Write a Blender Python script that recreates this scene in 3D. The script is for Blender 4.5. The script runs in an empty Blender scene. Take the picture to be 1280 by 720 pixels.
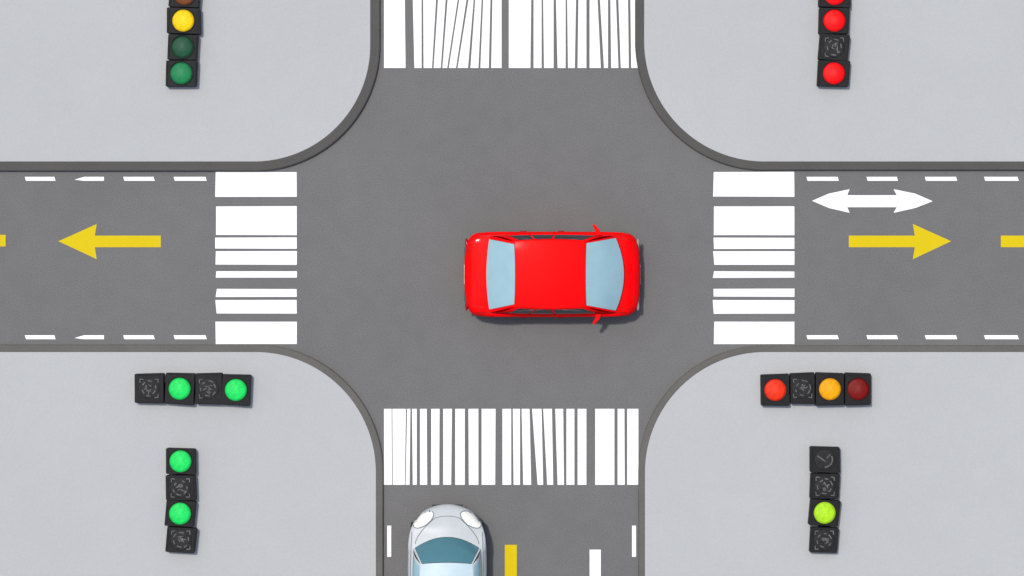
import bpy, bmesh, math, random
from mathutils import Vector, Matrix
from mathutils.bvhtree import BVHTree
random.seed(7)
S=48.0; CAMH=80.0
sc=bpy.context.scene
def W(px,py,z=0.0):
    k=(CAMH-z)/CAMH
    return Vector(((px-640)/S*k,(360-py)/S*k,z))
def lin(c):
    c=c/255.0
    return c/12.92 if c<=0.04045 else ((c+0.055)/1.055)**2.4
def L(r,g,b,m=1.0): return (lin(r)*m,lin(g)*m,lin(b)*m,1)

# ------------------------------------------------------------ materials
def newmat(name):
    m=bpy.data.materials.new(name); m.use_nodes=True
    nt=m.node_tree; return m,nt,nt.nodes['Principled BSDF']
def noise(nt,scale,detail=4,rough=0.6,coord='Object'):
    tc=nt.nodes.new('ShaderNodeTexCoord'); n=nt.nodes.new('ShaderNodeTexNoise')
    n.inputs['Scale'].default_value=scale; n.inputs['Detail'].default_value=detail
    n.inputs['Roughness'].default_value=rough
    nt.links.new(tc.outputs[coord],n.inputs['Vector']); return n
def ramp(nt,src,stops):
    r=nt.nodes.new('ShaderNodeValToRGB'); e=r.color_ramp.elements
    while len(e)<len(stops): e.new(0.5)
    for i,(p,c) in enumerate(stops):
        e[i].position=p; e[i].color=c if len(c)==4 else (*c,1)
    nt.links.new(src,r.inputs['Fac']); return r
def mix(nt,mode,fac,a,b):
    m=nt.nodes.new('ShaderNodeMix'); m.data_type='RGBA'; m.blend_type=mode
    if isinstance(fac,(int,float)): m.inputs[0].default_value=fac
    else: nt.links.new(fac,m.inputs[0])
    for k,v in ((6,a),(7,b)):
        if isinstance(v,tuple): m.inputs[k].default_value=v
        else: nt.links.new(v,m.inputs[k])
    return m.outputs[2]
def g(v): return (v,v,v,1)
def surf(name,col,fine=0.10,coarse=0.05,fs=40,cs=0.35,rough=0.9,bump=0.15,ms=2.0):
    m,nt,b=newmat(name)
    a=ramp(nt,noise(nt,fs,2,0.7).outputs['Fac'],[(0.3,g(1-fine)),(0.7,g(1+fine))])
    c=ramp(nt,noise(nt,cs,3,0.6).outputs['Fac'],[(0.3,g(1-coarse)),(0.7,g(1+coarse))])
    d=ramp(nt,noise(nt,ms,5,0.7).outputs['Fac'],[(0.3,g(1-coarse*.7)),(0.7,g(1+coarse*.7))])
    o=mix(nt,'MULTIPLY',1.0,col,a.outputs[0]); o=mix(nt,'MULTIPLY',1.0,o,c.outputs[0]); o=mix(nt,'MULTIPLY',1.0,o,d.outputs[0])
    nt.links.new(o,b.inputs['Base Color']); b.inputs['Roughness'].default_value=rough
    b.inputs['Specular IOR Level'].default_value=0.2
    bp=nt.nodes.new('ShaderNodeBump'); bp.inputs['Strength'].default_value=bump; bp.inputs['Distance'].default_value=0.01
    nt.links.new(noise(nt,fs*1.5,2,0.7).outputs['Fac'],bp.inputs['Height']); nt.links.new(bp.outputs[0],b.inputs['Normal'])
    return m
M_ROAD=surf('asphalt',(0.143,0.141,0.136,1),0.17,0.045,34,0.25,bump=0.1)
M_PAVE=surf('concrete_pavement',(0.402,0.410,0.403,1),0.035,0.02,22,0.2,bump=0.06,ms=1.2)
M_KERB_SHADED=surf('kerb_stone_shaded',(0.083,0.080,0.073,1),0.1,0.06,25,0.6)  # upper kerbs: kerb stone with the pavement's shadow painted into a darker colour
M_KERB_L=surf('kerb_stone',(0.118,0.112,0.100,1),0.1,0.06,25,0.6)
M_GROUND=surf('earth',(0.2,0.19,0.16,1))
def paint(name,col,wear=0.35):
    m=surf(name,col,0.03,0.02,30,0.8,0.75,0.08)
    nt=m.node_tree; b=nt.nodes['Principled BSDF']
    src=b.inputs['Base Color'].links[0].from_socket
    w=ramp(nt,noise(nt,26,6,0.8).outputs['Fac'],[(0.64,g(0)),(0.73,g(wear))])
    o=mix(nt,'MIX',w.outputs[0],src,(0.2,0.2,0.19,1))
    nt.links.new(o,b.inputs['Base Color']); return m
M_WHITE=paint('white_road_paint',(0.84,0.84,0.82,1))
M_YEL=paint('yellow_road_paint',(0.60,0.45,0.002,1),0.25)
def simple(name,col,rough=0.4,metal=0,coat=0,spec=0.5):
    m,nt,b=newmat(name)
    v=ramp(nt,noise(nt,3,3).outputs['Fac'],[(0.3,g(0.96)),(0.7,g(1.04))])
    nt.links.new(mix(nt,'MULTIPLY',1.0,col,v.outputs[0]),b.inputs['Base Color'])
    b.inputs['Roughness'].default_value=rough; b.inputs['Metallic'].default_value=metal
    b.inputs['Coat Weight'].default_value=coat; b.inputs['Coat Roughness'].default_value=0.08
    b.inputs['Specular IOR Level'].default_value=spec
    return m
M_RED=simple('red_car_paint',(0.84,0.001,0.002,1),0.5,0,0.05,0.04)
M_REDD=simple('red_car_shade_trim',(0.22,0.003,0.004,1),0.5,0,0,0.2)
M_SILV=simple('white_car_paint',(0.47,0.495,0.50,1),0.38,0,0.15,0.2)
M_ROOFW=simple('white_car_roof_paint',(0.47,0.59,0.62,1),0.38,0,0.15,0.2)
M_GLASSB=simple('light_blue_glass',(0.27,0.43,0.48,1),0.18,0,0.1,0.3)
M_GLASSD=simple('dark_side_glass',(0.03,0.035,0.04,1),0.12)
M_GLASST=simple('teal_windscreen',(0.06,0.17,0.205,1),0.14)
M_GLASSL=simple('pale_teal_glass',(0.24,0.42,0.47,1),0.14)
M_BLACK=simple('black_trim',(0.012,0.012,0.012,1),0.5)
M_RUB=simple('tyre_rubber',(0.02,0.02,0.02,1),0.85)
M_RIM=simple('alloy_rim',(0.5,0.5,0.52,1),0.3,0.9)
M_LENS=simple('headlamp_lens',(0.76,0.75,0.68,1),0.25,0,0.2,0.3)
M_LENSR=simple('clear_lamp_lens',(0.30,0.25,0.24,1),0.25,0,0.2,0.3)
M_TAIL=simple('tail_lamp_lens',(0.25,0.004,0.006,1),0.25,0,0.2,0.3)
M_CHR=simple('chrome',(0.7,0.7,0.7,1),0.15,1)
M_HOUS=surf('signal_housing',(0.007,0.007,0.008,1),0.2,0.2,30,4,0.6,0.1)
M_HEDGE=simple('signal_edge',(0.013,0.013,0.014,1),0.65,0,0,0.15)
M_GREY=surf('dusty_symbol',(0.11,0.107,0.10,1),0.4,0.25,40,6,0.7,0.1)
M_OFF=surf('unlit_lens',(0.013,0.013,0.014,1),0.4,0.4,28,9,0.6,0.2)

# ------------------------------------------------------------ mesh helpers
def link(ob,parent=None):
    sc.collection.objects.link(ob)
    if parent: ob.parent=parent
    return ob
def mesh(name,verts,faces,mat,parent=None,smooth=False,merge=0):
    me=bpy.data.meshes.new(name); me.from_pydata([tuple(v) for v in verts],[],faces)
    bm=bmesh.new(); bm.from_mesh(me)
    if merge: bmesh.ops.remove_doubles(bm,verts=bm.verts,dist=merge)
    bmesh.ops.recalc_face_normals(bm,faces=bm.faces)
    bm.to_mesh(me); bm.free()
    me.materials.append(mat)
    if smooth:
        for p in me.polygons: p.use_smooth=True
    return link(bpy.data.objects.new(name,me),parent)
def empty(name,loc=(0,0,0),rz=0):
    e=bpy.data.objects.new(name,None); e.location=loc; e.rotation_euler=(0,0,rz); e.empty_display_size=0.3
    return link(e)
def bevel(ob,w=0.01,seg=2):
    m=ob.modifiers.new('bevel','BEVEL'); m.width=w; m.segments=seg; m.limit_method='ANGLE'; return ob
def flat(name,polys,mat,z=0.004,parent=None):
    vs=[];fs=[]
    for p in polys:
        pts=[W(x,y,0) for x,y in p]
        a=sum(pts[i].x*pts[(i+1)%len(pts)].y-pts[(i+1)%len(pts)].x*pts[i].y for i in range(len(pts)))
        if a<0: pts.reverse()
        n=len(vs); vs+=[(q.x,q.y,z) for q in pts]; fs.append(list(range(n,n+len(pts))))
    me=bpy.data.meshes.new(name); me.from_pydata(vs,[],fs); me.materials.append(mat)
    return link(bpy.data.objects.new(name,me),parent)
def box(name,c,s,mat,parent=None,bev=0.0,rot=0):
    vs=[]
    for dz in(-.5,.5):
        for dx,dy in((-.5,-.5),(.5,-.5),(.5,.5),(-.5,.5)):
            v=Vector((dx*s[0],dy*s[1],dz*s[2])); v.rotate(Matrix.Rotation(rot,3,'Z')); vs.append(v+Vector(c))
    ob=mesh(name,vs,[(3,2,1,0),(4,5,6,7),(0,1,5,4),(1,2,6,5),(2,3,7,6),(3,0,4,7)],mat,parent)
    if bev: bevel(ob,bev)
    return ob
def prism(name,pts,z0,z1,mat,parent=None,bev=0.0):
    n=len(pts); vs=[(x,y,z0) for x,y in pts]+[(x,y,z1) for x,y in pts]
    fs=[list(range(n))[::-1],list(range(n,2*n))]+[(i,(i+1)%n,n+(i+1)%n,n+i) for i in range(n)]
    ob=mesh(name,vs,fs,mat,parent)
    if bev: bevel(ob,bev)
    return ob
def ellipsoid(name,c,r,mat,parent=None,rz=0,n=24,m=12,ry=0):
    vs=[];fs=[]
    R=Matrix.Rotation(rz,3,'Z')@Matrix.Rotation(ry,3,'Y')
    for j in range(m+1):
        ph=-math.pi/2+math.pi*j/m
        for i in range(n):
            th=2*math.pi*i/n
            vs.append(R@Vector((r[0]*math.cos(ph)*math.cos(th),r[1]*math.cos(ph)*math.sin(th),r[2]*math.sin(ph)))+Vector(c))
    for j in range(m):
        for i in range(n): fs.append((j*n+i,j*n+(i+1)%n,(j+1)*n+(i+1)%n,(j+1)*n+i))
    return mesh(name,vs,fs,mat,parent,True,1e-5)

# ------------------------------------------------------------ setting
F=320.0
mesh('ground',[(-900,-900,-0.03),(900,-900,-0.03),(900,900,-0.03),(-900,900,-0.03)],[(0,1,2,3)],M_GROUND)
mesh('road',[(-F,-F,0),(F,-F,0),(F,F,0),(-F,F,0)],[(0,1,2,3)],M_ROAD)
def corner(cx,cy,r,sx,sy,w,kmat):
    N=48; arc=[]
    for i in range(N+1):
        a=math.pi/2*i/N
        nx=-sx*math.sin(a); ny=-sy*math.cos(a); arc.append((cx,cy,nx,ny))
    far=F*S-2000
    def ring(rad,z):
        o=[W(cx+sx*far, cy-sy*rad)+Vector((0,0,z))]
        o+=[W(cx+nx*rad,cy+ny*rad)+Vector((0,0,z)) for _,_,nx,ny in arc]
        o+=[W(cx-sx*rad, cy+sy*far)+Vector((0,0,z))]
        return o
    H=0.12
    top=ring(r,H); fc=W(cx+sx*far,cy+sy*far)+Vector((0,0,H))
    vs=top+[fc]; n=len(top)
    fs=[(i,i+1,n) for i in range(n-1)]
    p=mesh('pavement',vs,fs,M_PAVE)
    p.data.update()
    if p.data.polygons[0].normal.z<0: p.data.flip_normals()
    prof=[(r,H-0.0),(r+2,H+0.002),(r+w-1.2,H-0.004),(r+w,H-0.03),(r+w+0.3,-0.002)]
    rings=[ring(a,b) for a,b in prof]; vs=[v for q in rings for v in q]; fs=[]
    for j in range(len(rings)-1):
        for i in range(n-1): fs.append((j*n+i,j*n+i+1,(j+1)*n+i+1,(j+1)*n+i))
    k=mesh('kerb',vs,fs,kmat)
    k.data.update()
    if k.data.polygons[0].normal.z<0: k.data.flip_normals()
corner(318,57,145,-1,-1,12,M_KERB_SHADED)
corner(955,52,150,1,-1,11,M_KERB_SHADED)
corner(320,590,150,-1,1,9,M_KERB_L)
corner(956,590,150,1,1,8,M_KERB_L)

ys=[(215,246),(258,294),(297,311),(314,331),(339,347),(361,371),(375,392),(402,430)]
def hst(x0,x1):
    o=[]
    for i,(a,b) in enumerate(ys):
        j=[random.uniform(-1,1) for _ in range(4)]
        o.append([(x0+j[0]*1.2,a),(x1+j[1]*.3,a+j[2]*.4),(x1,b),(x0+j[3]*1.2,b+j[2]*.4)])
    return o
flat('crosswalk',hst(270,371),M_WHITE)
flat('crosswalk',hst(892,993),M_WHITE)
T=[(480,507,480,506),(518,527,516,527),(529.5,540,529,545),(542,551,547.5,557),(553,559,559.5,572),(561,570,574,583),(572,585,585.5,592),(588,598,594,602),(600.5,611,604,613),(614,627,615.5,627),
(636,663,636,664),(667,677,667,677),(680,692,679,692),(697,707,695,707),(710,718.5,709,720),(722,733,723,733),(737,751,737,747),(755,760,750,760),(764,773,763,770),(776,786,773,785),(789,798,788,798)]
def vst(l,y0,y1):
    return [[(c,y0),(d,y0),(b,y1),(a,y1)] for a,b,c,d in l]
T2=[]
for a,b,c,d in T:
    T2.append((a,b,c+(c-a)*.18,d+(d-b)*.18))
flat('crosswalk',vst(T2,-15,85),M_WHITE)
B=[(480,490,480,489.5),(491,506,490.5,507.5),(507,512,509,513),(516,521,515,521),(525,534,525,533.5),(539,549,539,549.5),(554,564,554,565),(569,581,569,581),(586,598,585.5,598),(602,619,602,619.5),
(628,639,628,639),(642,650,641,650),(654,664,652,662),(672,679,665,677),(684,691.5,679,690),(697,705,694,704),(708,718,708,718),(722,733,722,733),(744,768,744,768),(772,781,772,780.5),(784,798,784,798)]
flat('crosswalk',vst(B,511,606),M_WHITE)
def R(x0,y0,x1,y1,sk=0): return [(x0,y0),(x1,y0),(x1+sk,y1),(x0+sk,y1)]
d=[]
lft=[(31,68),(93,130),(154,192),(217,257)]
rgt=[(1008,1047),(1083,1121),(1156,1195),(1230,1272)]
for y0,y1 in((221,226),(419,424)):
    for a,b in lft:
        if a==93: d.append([(93,y0+3.5),(105,y0),(130,y0),(130,y1),(104,y1)])
        else: d.append(R(a,y0,b,y1,1.5))
    for a,b in rgt: d.append(R(a,y0,b,y1,1.5))
    for k in range(1,60):
        d.append(R(21-62*k,y0,58-62*k,y1)); d.append(R(1230+74*k,y0,1270+74*k,y1))
for x0,x1 in((484,489),(790,795)):
    for k in range(0,60): d.append(R(x0,657+64*k,x1,696+64*k))
for k in range(0,30): d.append(R(737,687+140*k,751,757+140*k))
flat('lane_marking',d,M_WHITE)
flat('yellow_lane_marking',[R(631,681+140*k,646,751+140*k) for k in range(30)],M_YEL)
def arrow(cx,cy,dr):
    return [(cx,cy),(cx-dr*48,cy-21.5),(cx-dr*45.5,cy-7),(cx-dr*128,cy-7),(cx-dr*128,cy+7.5),(cx-dr*45.5,cy+7.5),(cx-dr*48,cy+22.5)]
flat('arrow_marking',[arrow(73,301.5,-1)],M_YEL)
flat('arrow_marking',[arrow(-121,300.5,-1)],M_YEL)
flat('arrow_marking',[arrow(1189,301.5,1)],M_YEL)
flat('arrow_marking',[arrow(1379,301.5,1)],M_YEL)
flat('double_arrow_marking',[[(1015,251),(1036,242),(1062,236.5),(1059,244),(1121,244),(1117,236.5),(1144,242),(1166,251.5),(1144,260),(1117,266),(1121,259),(1059,259),(1062,266),(1036,260)]],M_WHITE)

# ------------------------------------------------------------ traffic lights
def lens_mat(name,rgb,e=1.0):
    m,nt,b=newmat(name)
    tc=nt.nodes.new('ShaderNodeTexCoord'); ln=nt.nodes.new('ShaderNodeVectorMath'); ln.operation='LENGTH'
    mp=nt.nodes.new('ShaderNodeMapping'); mp.inputs['Location'].default_value=(0.05,-0.04,0)
    mp.inputs['Scale'].default_value=(3.4,3.4,0.0)
    nt.links.new(tc.outputs['Object'],mp.inputs['Vector']); nt.links.new(mp.outputs[0],ln.inputs[0])
    c=L(*rgb)
    hi=tuple(min(1,v*1.2+0.03) for v in c[:3])+(1,); lo=tuple(v*0.42 for v in c[:3])+(1,)
    r=ramp(nt,ln.outputs['Value'],[(0.0,hi),(0.45,c),(0.75,c),(1.0,lo)])
    n=ramp(nt,noise(nt,14,3,0.6).outputs['Fac'],[(0.3,g(0.78)),(0.7,g(1.18))])
    o=mix(nt,'MULTIPLY',1.0,r.outputs[0],n.outputs[0])
    b.inputs['Base Color'].default_value=tuple(v*0.2 for v in c[:3])+(1,)
    nt.links.new(o,b.inputs['Emission Color']); b.inputs['Emission Strength'].default_value=e
    b.inputs['Roughness'].default_value=0.5; b.inputs['Specular IOR Level'].default_value=0.12
    m.cycles.emission_sampling='NONE'
    return m
LM={'G':lens_mat('green_lens_lit',(28,212,95)),'Y':lens_mat('yellow_lens_lit',(240,198,8)),'A':lens_mat('amber_lens_lit',(232,158,8)),
'R':lens_mat('red_lens_lit',(250,8,14)),'O':lens_mat('orange_red_lens_lit',(222,50,20)),'g':lens_mat('green_lens_dim',(30,80,54),0.9),
'h':lens_mat('green_lens_half',(26,122,74),1.0),'b':lens_mat('amber_lens_dim',(125,72,38),0.8),'r':lens_mat('red_lens_dim',(118,16,16),0.95),'L':lens_mat('lime_lens_lit',(165,215,35))}
def arcstrip(name,c,r0,r1,a0,a1,z0,z1,mat,parent,n=10):
    pts=[(c[0]+r1*math.cos(a0+(a1-a0)*i/n),c[1]+r1*math.sin(a0+(a1-a0)*i/n)) for i in range(n+1)]
    pts+=[(c[0]+r0*math.cos(a1-(a1-a0)*i/n),c[1]+r0*math.sin(a1-(a1-a0)*i/n)) for i in range(n+1)]
    vs=[(x,y,z0) for x,y in pts]+[(x,y,z1) for x,y in pts]; m=len(pts)
    fs=[(i,(i+1)%m,m+(i+1)%m,m+i) for i in range(m)]
    for i in range(n):
        a,b,c2,d2=i,i+1,m-2-i,m-1-i
        fs.append((m+a,m+b,m+c2,m+d2)); fs.append((a,d2,c2,b))
    return mesh(name,vs,fs,mat,parent)
def signal(cells,vertical,wid):
    cx=sum(c[0] for c in cells)/len(cells); cy=sum(c[1] for c in cells)/len(cells)
    base=W(cx,cy,0.12); e=empty('traffic_light',(base.x,base.y,0.122))
    T_=0.27
    for i,(px,py,k,cl) in enumerate(cells):
        lx=(px-cx)/S; ly=(cy-py)/S
        w=(wid+random.uniform(-1.5,1.5))/S; h=(cl-0.8)/S
        rot=random.uniform(-0.035,0.035)+(-0.03 if vertical else -0.02)
        sx,sy=(w,h) if vertical else (h,w)
        def rt(x,y): return (lx+x*math.cos(rot)-y*math.sin(rot), ly+x*math.sin(rot)+y*math.cos(rot))
        t=0.06*random.choice((1,1,-1))
        hx,hy=sx/2,sy/2; cc=0.02
        if vertical: raw=[(-hx+t*.3,hy-cc),(-hx+cc,hy),(hx-cc,hy),(hx,hy-cc),(hx-t*.5,-hy+cc),(hx-cc-t*.5,-hy),(-hx+cc,-hy),(-hx,-hy+cc)]
        else: raw=[(-hx,hy-cc-t*.3),(-hx+cc,hy-t*.3),(hx-cc,hy),(hx,hy-cc),(hx,-hy+cc),(hx-cc,-hy),(-hx+cc,-hy+t*.3),(-hx,-hy+cc+t*.3)]
        pts=[rt(x,y) for x,y in raw][::-1]
        prism('housing_%d'%i,pts,0.0,T_,M_HOUS,e,0.010)
        for s in(-1,1):
            if vertical: a=rt(s*(hx-0.045),0); box('door_rim_%d'%i,(a[0],a[1],T_+0.008),(0.022,sy*0.8,0.016),M_HEDGE,e,0,rot)
            else: a=rt(0,s*(hy-0.045)); box('door_rim_%d'%i,(a[0],a[1],T_+0.008),(sx*0.8,0.022,0.016),M_HEDGE,e,0,rot)
        r=0.29 if k not in'xs' else 0.27
        r=min(r,min(sx,sy)/2-0.03)
        if k not in 'xs':
            arcstrip('bezel_%d'%i,(lx,ly),r-0.005,r+0.014,0,2*math.pi,T_-0.01,T_+0.03,M_HEDGE,e,36)
            arcstrip('visor_%d'%i,(lx,ly),r+0.012,r+0.024,math.pi*0.15,math.pi*0.85,T_-0.01,T_+0.07,M_HOUS,e,20)
        mt=M_OFF if k in'xs' else LM[k]
        le=ellipsoid('lens_%d'%i,(0,0,0),(r,r,0.05 if k not in 'xs' else 0.012),mt,e,n=32); le.location=(lx,ly,T_)
        if k=='x':
            z0,z1=T_+0.012,T_+0.03
            for q in range(6):
                a=q*1.05+random.uniform(-.2,.2); rr=random.uniform(0.15,0.19)
                arcstrip('symbol_%d_%d'%(i,q),(lx,ly),rr,rr+0.03,a,a+random.uniform(.4,.75),z0,z1,M_GREY,e,6)
            for q in range(7):
                a=random.uniform(0,6.28); rr=random.uniform(0.02,0.11)
                box('stroke_%d_%d'%(i,q),(lx+rr*math.cos(a),ly+rr*math.sin(a),T_+0.022+q*0.0006),(random.uniform(.06,.13),0.026,0.018),M_GREY,e,0,random.uniform(0,3.14))
            q=0.235
            for sx_ in(-1,1):
                for sy_ in(-1,1):
                    if random.random()<0.15: continue
                    box('bracket_%d'%i,(lx+sx_*(q-0.04),ly+sy_*q,T_+0.02),(.10,.026,.022),M_GREY,e,0,random.uniform(-.2,.2))
                    box('bracket_%d'%i,(lx+sx_*q,ly+sy_*(q-0.055),T_+0.018),(.026,.08,.020),M_GREY,e,0,random.uniform(-.2,.2))
        if k=='s':
            arcstrip('arc_%d'%i,(lx,ly),0.17,0.205,-1.6,0.5,T_+0.01,T_+0.03,M_GREY,e,10)
            box('stroke_%d'%i,(lx-0.1,ly+0.03,T_+0.02),(0.24,.035,.02),M_GREY,e,0,-0.6)
            box('stroke2_%d'%i,(lx+0.09,ly+0.09,T_+0.022),(0.14,.035,.02),M_GREY,e,0,0.9)
    if vertical: box('mounting_spine',(0,0,0.03),(0.3,(cells[-1][1]-cells[0][1])/S+0.5,0.05),M_HEDGE,e)
    else: box('mounting_spine',(0,0,0.03),((cells[-1][0]-cells[0][0])/S+0.5,0.3,0.05),M_HEDGE,e)
signal([(232,-6,'b',33),(230.5,27,'Y',33),(229.5,60,'g',32),(228,92.5,'h',33)],True,39)
signal([(1042,-6,'R',33),(1041.5,27,'R',33),(1041.5,60,'x',33),(1041,92.5,'R',33)],True,39)
signal([(188,485,'x',37),(226,485.5,'G',37),(262,485.5,'x',34),(296,487,'G',36)],False,39)
signal([(227,576,'G',33),(227,609,'x',32),(226.5,641,'G',33),(227.5,674,'x',32)],True,36)
signal([(968,487,'O',36),(1002,485,'x',31),(1036,486,'A',36),(1071,486,'r',33)],False,39)
signal([(1030,574,'s',33),(1030,607,'x',32),(1029.5,640,'L',33),(1029,674,'x',32)],True,37)

# ------------------------------------------------------------ cars
def lerp(a,b,t): return a+(b-a)*t
def interp(tab,x):
    if x<=tab[0][0]: return tab[0][1]
    for (a,b),(c,d2) in zip(tab,tab[1:]):
        if x<=c:
            t=(x-a)/(c-a); t=t*t*(3-2*t); return b+(d2-b)*t
    return tab[-1][1]
def patch(name,fn,u0,u1,v0,v1,nu,nv,mat,parent,flip=False):
    vs=[fn(lerp(u0,u1,i/nu),lerp(v0,v1,j/nv)) for j in range(nv+1) for i in range(nu+1)]
    fs=[(j*(nu+1)+i,j*(nu+1)+i+1,(j+1)*(nu+1)+i+1,(j+1)*(nu+1)+i) for j in range(nv) for i in range(nu)]
    if flip: fs=[f[::-1] for f in fs]
    me=bpy.data.meshes.new(name); me.from_pydata([tuple(v) for v in vs],[],fs); me.materials.append(mat)
    for p in me.polygons: p.use_smooth=True
    return link(bpy.data.objects.new(name,me),parent)
def lathe(name,prof,c,axis_sign,mat,parent,n=36):
    vs=[];fs=[]
    for i in range(n):
        a=2*math.pi*i/n
        for r,y in prof: vs.append((c[0]+r*math.cos(a),c[1]+axis_sign*y,c[2]+r*math.sin(a)))
    m=len(prof)
    for i in range(n):
        for j in range(m-1): fs.append((i*m+j,((i+1)%n)*m+j,((i+1)%n)*m+j+1,i*m+j+1))
    return mesh(name,vs,fs,mat,parent,True)
def car(name,loc,rz,P):
    e=empty(name,loc,rz)
    Lc,Wd,n,m=P['L'],P['W'],P['n'],P['m']
    def hw(x):
        q=min(1,abs(2*x/Lc)); tp=P.get('taper',0.03) if x>0 else P.get('taper_r',P.get('taper',0.03))
        return Wd/2*max(0,1-q**n)**(1/m)*(1-tp*q**3)
    wz=P['wheels']; Rw=P['rw']; Ra=Rw+0.06
    def zbot(x):
        z=0.2
        for xw in wz:
            dd=abs(x-xw)
            if dd<Ra: z=max(z,Rw+math.sqrt(Ra*Ra-dd*dd))
        return z
    ztop=lambda x: interp(P['ztop'],x)
    NX=140
    xs=[Lc/2*math.sin(math.pi/2*(-1+2*i/NX)) for i in range(NX+1)]
    outline=[(x,hw(x)) for x in xs]+[(x,-hw(x)) for x in xs[::-1][1:-1]]
    rings=[]
    for ins,f in P['side']:
        rg=[]
        for x,y in outline:
            k=(Wd/2-ins)/(Wd/2); kx=(Lc/2-ins)/(Lc/2)
            X=x*kx; zb=zbot(x) if abs(y)>Wd*0.36 else 0.2
            rg.append((X,y*k,lerp(zb,ztop(X),f)))
        rings.append(rg)
    s0=1-P['side'][-1][0]/(Wd/2)
    NI=10
    for j in range(1,NI+1):
        s=s0*(1-j/NI); kx=1-(P['side'][-1][0]/(Lc/2))-(1-s/s0)*P.get('endshrink',0.3)
        rg=[]
        for x,y in outline:
            X=x*kx; rg.append((X,y*s,ztop(X)+P['crown']*(1-(s/s0)**2)))
        rings.append(rg)
    N=len(outline); vs=[v for rg in rings for v in rg]; fs=[]
    for j in range(len(rings)-1):
        for i in range(N): fs.append((j*N+i,j*N+(i+1)%N,(j+1)*N+(i+1)%N,(j+1)*N+i))
    body=mesh('body',vs,fs,P['paint'],e,True,1e-4)
    box('underbody',(0,0,0.36),(Lc*0.86,Wd*0.66,0.3),M_BLACK,e)
    bvh=BVHTree.FromPolygons([Vector(v) for v in vs],fs)
    def topz(x,y):
        h=bvh.ray_cast(Vector((x,y,5)),Vector((0,0,-1)))[0]
        return h.z if h else 0.5
    def line(nm,pts,w=0.016,mat=M_BLACK,off=0.0):
        vs=[];fs=[]
        for i,p in enumerate(pts):
            a=Vector(pts[max(0,i-1)]); b=Vector(pts[min(len(pts)-1,i+1)]); t=(b-a).normalized(); nn=Vector((-t.y,t.x))*w/2
            for sg in(1,-1):
                x,y=p[0]+nn.x*sg,p[1]+nn.y*sg
                vs.append(Vector((x,y,topz(x,y)+0.005+off)))
        for i in range(len(pts)-1): fs.append((2*i,2*i+1,2*i+3,2*i+2))
        return mesh(nm,vs,fs,mat,e)
    def decal(nm,c,rx,ry,rz,mat,bulge=0.012):
        NR,NA=6,28; vs=[];fs=[]
        for j in range(NR+1):
            for i in range(NA):
                a=2*math.pi*i/NA; k=j/NR
                dx=rx*k*math.cos(a); dy=ry*k*math.sin(a)
                x=c[0]+dx*math.cos(rz)-dy*math.sin(rz); y=c[1]+dx*math.sin(rz)+dy*math.cos(rz)
                vs.append((x,y,topz(x,y)+0.004+bulge*(1-k*k)))
        for j in range(NR):
            for i in range(NA): fs.append((j*NA+i,j*NA+(i+1)%NA,(j+1)*NA+(i+1)%NA,(j+1)*NA+i))
        return mesh(nm,vs,fs,mat,e,True,1e-5)
    G=P['gh']; zr,zb,cr=G['zroof'],G['zbelt'],G['crown']
    rf,rr,hr=G['rf'],G['rr'],G['hr']; bf,bfc,bb,bbc,hb=G['bf'],G['bfc'],G['bb'],G['bbc'],G['hb']
    cur=G.get('cur',0.03)
    rxf=lambda s: rf+cur*(1-s*s); rxr=lambda s: rr-cur*(1-s*s)
    def roofp(s,t):
        x=lerp(rxr(s),rxf(s),t); return Vector((x,hr*s*(1+0.05*math.sin(math.pi*t)),zr+cr*(1-abs(s)**2.4)+0.05*math.sin(math.pi*t)))
    def wsp(s,t):
        a=roofp(s,1); b=Vector((lerp(bf,bfc,s*s),hb*s,zb)); v=a.lerp(b,t); v.z+=0.07*math.sin(math.pi*t); return v
    def rwp(s,t):
        a=roofp(s,0); b=Vector((lerp(bb,bbc,s*s),hb*s,zb)); v=a.lerp(b,t); v.z+=0.07*math.sin(math.pi*t); return v
    def sidep(sg):
        def f(u,t):
            a=roofp(sg,u); x=lerp(bbc,bfc,u); b=Vector((x,sg*hb*(1+0.03*math.sin(math.pi*u)),zb)); v=a.lerp(b,t)
            v.y+=sg*0.05*math.sin(math.pi*t)
            v.z+=0.07*math.sin(math.pi*t)*(1-math.sin(math.pi*u)); return v
        return f
    NS=20
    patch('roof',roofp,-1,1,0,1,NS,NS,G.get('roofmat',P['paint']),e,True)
    patch('windscreen_frame',wsp,-1,1,0,1,NS,10,P['paint'],e,True)
    patch('rear_window_frame',rwp,-1,1,0,1,NS,10,P['paint'],e)
    def off(f,d):
        def h(u,v):
            ep=1e-3; p=f(u,v); nn=(f(u+ep,v)-f(u-ep,v)).cross(f(u,v+ep)-f(u,v-ep)).normalized()
            if nn.z<0: nn=-nn
            return p+nn*d
        return h
    a,b=G['wsr']; patch('windscreen_seal',off(wsp,0.004),-a-.012,a+.012,b[0]-.015,b[1]+.02,NS,10,G.get('seal',M_REDD),e,True)
    patch('windscreen',off(wsp,0.009),-a,a,b[0],b[1],NS,10,G['ws'],e,True)
    a,b=G['rwr']; patch('rear_window_seal',off(rwp,0.004),-a-.012,a+.012,b[0]-.015,b[1]+.02,NS,10,G.get('seal',M_REDD),e)
    patch('rear_window',off(rwp,0.009),-a,a,b[0],b[1],NS,10,G['ws'],e)
    for sg in(-1,1):
        sp=sidep(sg)
        patch('side_frame',sp,0,1,0,1,24,8,G.get('frame',P['paint']),e,sg<0)
        for u0,u1 in G['sw']:
            patch('side_window',off(sp,0.008),u0,u1,0.1,0.9,14,8,G['side'],e,sg<0)
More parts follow.
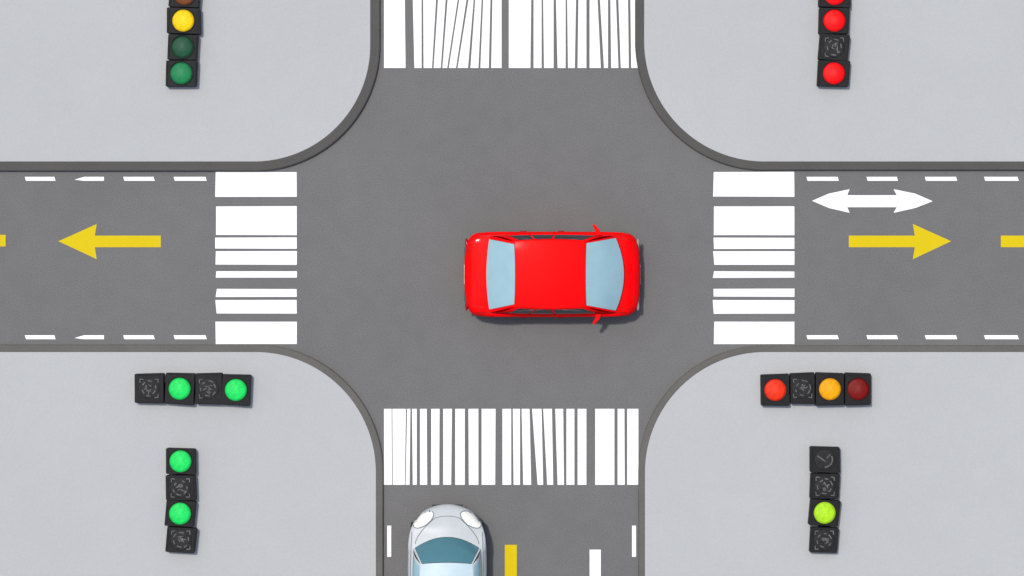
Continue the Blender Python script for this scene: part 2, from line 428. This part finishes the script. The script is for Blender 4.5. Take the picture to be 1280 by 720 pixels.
    for xw in wz:
        for sg in(-1,1):
            yo=hw(xw)-0.03; c=(xw,0,Rw)
            lathe('tyre',[(Rw*0.62,yo-0.2),(Rw*0.9,yo-0.21),(Rw,yo-0.18),(Rw,yo-0.03),(Rw*0.93,yo),(Rw*0.66,yo),(Rw*0.62,yo-0.02)],c,sg,M_RUB,e)
            lathe('rim',[(Rw*0.66,yo-0.005),(Rw*0.6,yo-0.05),(Rw*0.2,yo-0.05),(Rw*0.15,yo-0.02),(0.001,yo-0.02)],c,sg,M_BLACK,e)
            for k in range(5):
                an=2*math.pi*k/5
                vs2=[]
                for rr_,ww in((0.02,0.035),(Rw*0.63,0.028)):
                    for s2 in(-1,1):
                        for yy in(yo-0.045,yo-0.012):
                            vs2.append((xw+rr_*math.cos(an)-s2*ww*math.sin(an),sg*yy,Rw+rr_*math.sin(an)+s2*ww*math.cos(an)))
                mesh('spoke',vs2,[(0,1,3,2),(4,6,7,5),(0,4,5,1),(2,3,7,6),(1,5,7,3),(0,2,6,4)],M_RIM,e)
    return e,hw,line,decal
def sideseam(e,hw,x,z0,z1,sg,mat=M_BLACK,w=0.012):
    y=sg*(hw(x)-0.002)
    box('door_seam',(x,y,(z0+z1)/2),(w,0.012,z1-z0),mat,e)

# --- red saloon, facing right
cp=W(690.5,343,0.6)
P=dict(L=4.56,W=2.21,n=20,m=2.5,taper=0.04,taper_r=0.03,wheels=(-1.38,1.42),rw=0.33,paint=M_RED,crown=0.05,
 ztop=[(-2.28,0.82),(-2.1,0.93),(-1.5,0.95),(1.2,0.93),(1.9,0.87),(2.15,0.79),(2.28,0.70)],
 side=[(0.07,0.0),(0.02,0.05),(0.0,0.25),(0.0,0.60),(0.008,0.78),(0.03,0.90),(0.07,0.98),(0.12,1.0)],
 gh=dict(zroof=1.36,zbelt=0.93,crown=0.05,rf=0.84,rr=-0.97,hr=0.83,bf=1.86,bfc=1.62,bb=-1.76,bbc=-1.62,hb=0.985,cur=-0.03,
   wsr=(0.95,(0.03,0.97)),rwr=(0.92,(0.03,0.97)),ws=M_GLASSB,side=M_GLASSD,sw=((0.08,0.28),(0.30,0.515),(0.54,0.93))))
e,hw,line,decal=car('red_car',(cp.x,cp.y,0),0,P)
for sg in(-1,1):
    line('bonnet_seam',[(1.68+0.50*i/12, sg*(0.93-0.10*(i/12)**2)) for i in range(11)],0.012,M_REDD)
    line('shoulder_line',[(-2.0+4.0*i/40, sg*(1.005-0.02*abs(-2.0+4.0*i/40)**2/4)) for i in range(41)],0.018,M_REDD,0.002)
    line('boot_side_seam',[(-2.14+0.40*i/8, sg*(0.80+0.05*i/8)) for i in range(9)],0.012,M_REDD)
    for x in(-0.95,0.02,1.12): sideseam(e,hw,x,0.32,0.78,sg)
    for x in(-0.75,0.22): box('door_handle',(x,sg*(hw(x)+0.005),0.70),(0.18,0.03,0.03),M_REDD,e,0.01)
    pts=[(1.28,1.00),(1.20,1.16),(1.06,1.30),(1.02,1.27),(1.10,1.12),(1.10,1.00)]
    pts=[(x,sg*y) for x,y in pts]
    if sg<0: pts=pts[::-1]
    prism('door_mirror',pts,0.86,0.99,M_RED,e,0.02)
    ellipsoid('headlamp',(2.195,sg*0.74,0.56),(0.05,0.2,0.06),M_LENSR,e,rz=-sg*0.12)
    line('tail_lamp',[(-2.19,sg*(0.55+0.33*i/8)) for i in range(9)],0.05,M_TAIL)
    ellipsoid('tail_lamp_lower',(-2.2,sg*0.74,0.66),(0.05,0.2,0.07),M_TAIL,e,rz=sg*0.12)
    ellipsoid('fog_lamp',(2.21,sg*0.62,0.38),(0.05,0.1,0.05),M_LENSR,e)
line('bonnet_front_seam',[(2.15-0.05*(i/10-1)**2,-0.84+1.68*i/20) for i in range(21)],0.010,M_REDD)
box('grille',(2.245,0,0.55),(0.04,0.9,0.14),M_BLACK,e,0.01)
box('lower_grille',(2.25,0,0.34),(0.04,1.1,0.10),M_BLACK,e,0.01)
box('number_plate',(-2.272,0,0.55),(0.02,0.5,0.12),M_WHITE,e)
box('number_plate_front',(2.272,0,0.45),(0.02,0.5,0.11),M_WHITE,e)
box('rear_bumper_trim',(-2.255,0,0.36),(0.04,1.4,0.08),M_BLACK,e,0.01)
for sg in(-1,1):
    box('b_pillar_cap',(-0.07,sg*0.895,1.30),(0.10,0.07,0.02),M_BLACK,e)

# --- white/silver rounded hatchback, facing up the picture
cp=W(559,732.5,0.7)
P=dict(L=4.18,W=2.04,n=5.4,m=1.9,taper=0.0,wheels=(-1.28,1.3),rw=0.33,paint=M_SILV,crown=0.11,endshrink=0.45,
 ztop=[(-2.09,0.6),(-1.7,0.84),(-1.2,0.92),(0.9,0.94),(1.5,0.84),(1.9,0.72),(2.09,0.62)],
 side=[(0.09,0.0),(0.02,0.06),(0.0,0.3),(0.0,0.55),(0.012,0.74),(0.04,0.88),(0.08,0.97),(0.13,1.0)],
 gh=dict(zroof=1.38,zbelt=0.95,crown=0.09,rf=0.62,rr=-0.8,hr=0.66,bf=1.30,bfc=0.98,bb=-1.62,bbc=-1.35,hb=0.87,cur=0.04,
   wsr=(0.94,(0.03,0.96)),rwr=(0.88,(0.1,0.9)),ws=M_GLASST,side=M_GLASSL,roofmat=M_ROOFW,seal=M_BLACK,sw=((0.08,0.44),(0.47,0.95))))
e,hw,line,decal=car('white_car',(cp.x,cp.y,0),math.pi/2,P)
M_SEAMG=simple('panel_gap_grey',(0.13,0.155,0.165,1),0.6)
for sg in(-1,1):
    decal('headlamp_surround',(1.72,sg*0.61),0.16,0.32,sg*0.62,M_SEAMG,0.002)
    decal('headlamp',(1.72,sg*0.61),0.135,0.295,sg*0.62,M_LENS,0.03)
    line('bonnet_seam',[(1.10+0.66*i/14, sg*(0.82-0.50*(i/14)**1.6)) for i in range(15)],0.018,M_SEAMG)
    line('shoulder_line',[(-1.5+2.9*i/40, sg*(0.945-0.02*abs(-1.5+2.9*i/40)**2)) for i in range(41)],0.018,M_SEAMG,0.002)
    for x in(-0.55,0.85): sideseam(e,hw,x,0.32,0.78,sg,M_SEAMG)
    box('door_handle',(-0.35,sg*(hw(-0.3)+0.005),0.7),(0.18,0.03,0.03),M_CHR,e,0.01)
    ellipsoid('tail_lamp',(-1.86,sg*0.62,0.72),(0.07,0.14,0.11),M_TAIL,e,rz=sg*0.5)
line('bonnet_front_seam',[(1.76+0.05*(1-(i/10-1)**2), -0.32+0.032*i) for i in range(21)],0.014,M_SEAMG)
box('lower_grille',(2.05,0,0.36),(0.05,0.8,0.12),M_BLACK,e,0.01)
box('number_plate',(-2.07,0,0.48),(0.02,0.5,0.11),M_WHITE,e)

# ------------------------------------------------------------ light
sd=Vector((-0.235,0.25,1.0)).normalized()
el=math.asin(sd.z); az=math.atan2(sd.x,sd.y)
w=bpy.data.worlds.new('World'); sc.world=w; w.use_nodes=True
nt=w.node_tree; bg=nt.nodes['Background']; sk=nt.nodes.new('ShaderNodeTexSky'); sk.sky_type='NISHITA'
sk.sun_disc=False; sk.sun_elevation=el; sk.sun_rotation=az; sk.dust_density=3.0
nt.links.new(sk.outputs[0],bg.inputs['Color']); bg.inputs['Strength'].default_value=0.15
sl=bpy.data.lights.new('sun','SUN'); sl.energy=2.5; sl.angle=math.radians(3.0); sl.color=(1,0.965,0.91)
so=bpy.data.objects.new('sun',sl); so.rotation_euler=sd.to_track_quat('Z','Y').to_euler(); so.location=(0,0,30); link(so)
cd=bpy.data.cameras.new('camera'); cd.sensor_width=36; cd.lens=36*CAMH/(1280/S); cd.clip_end=3000; cd.clip_start=0.5
co=bpy.data.objects.new('camera',cd); co.location=(0,0,CAMH); link(co); sc.camera=co
sc.view_settings.view_transform='Standard'; sc.view_settings.look='None'; sc.view_settings.exposure=0
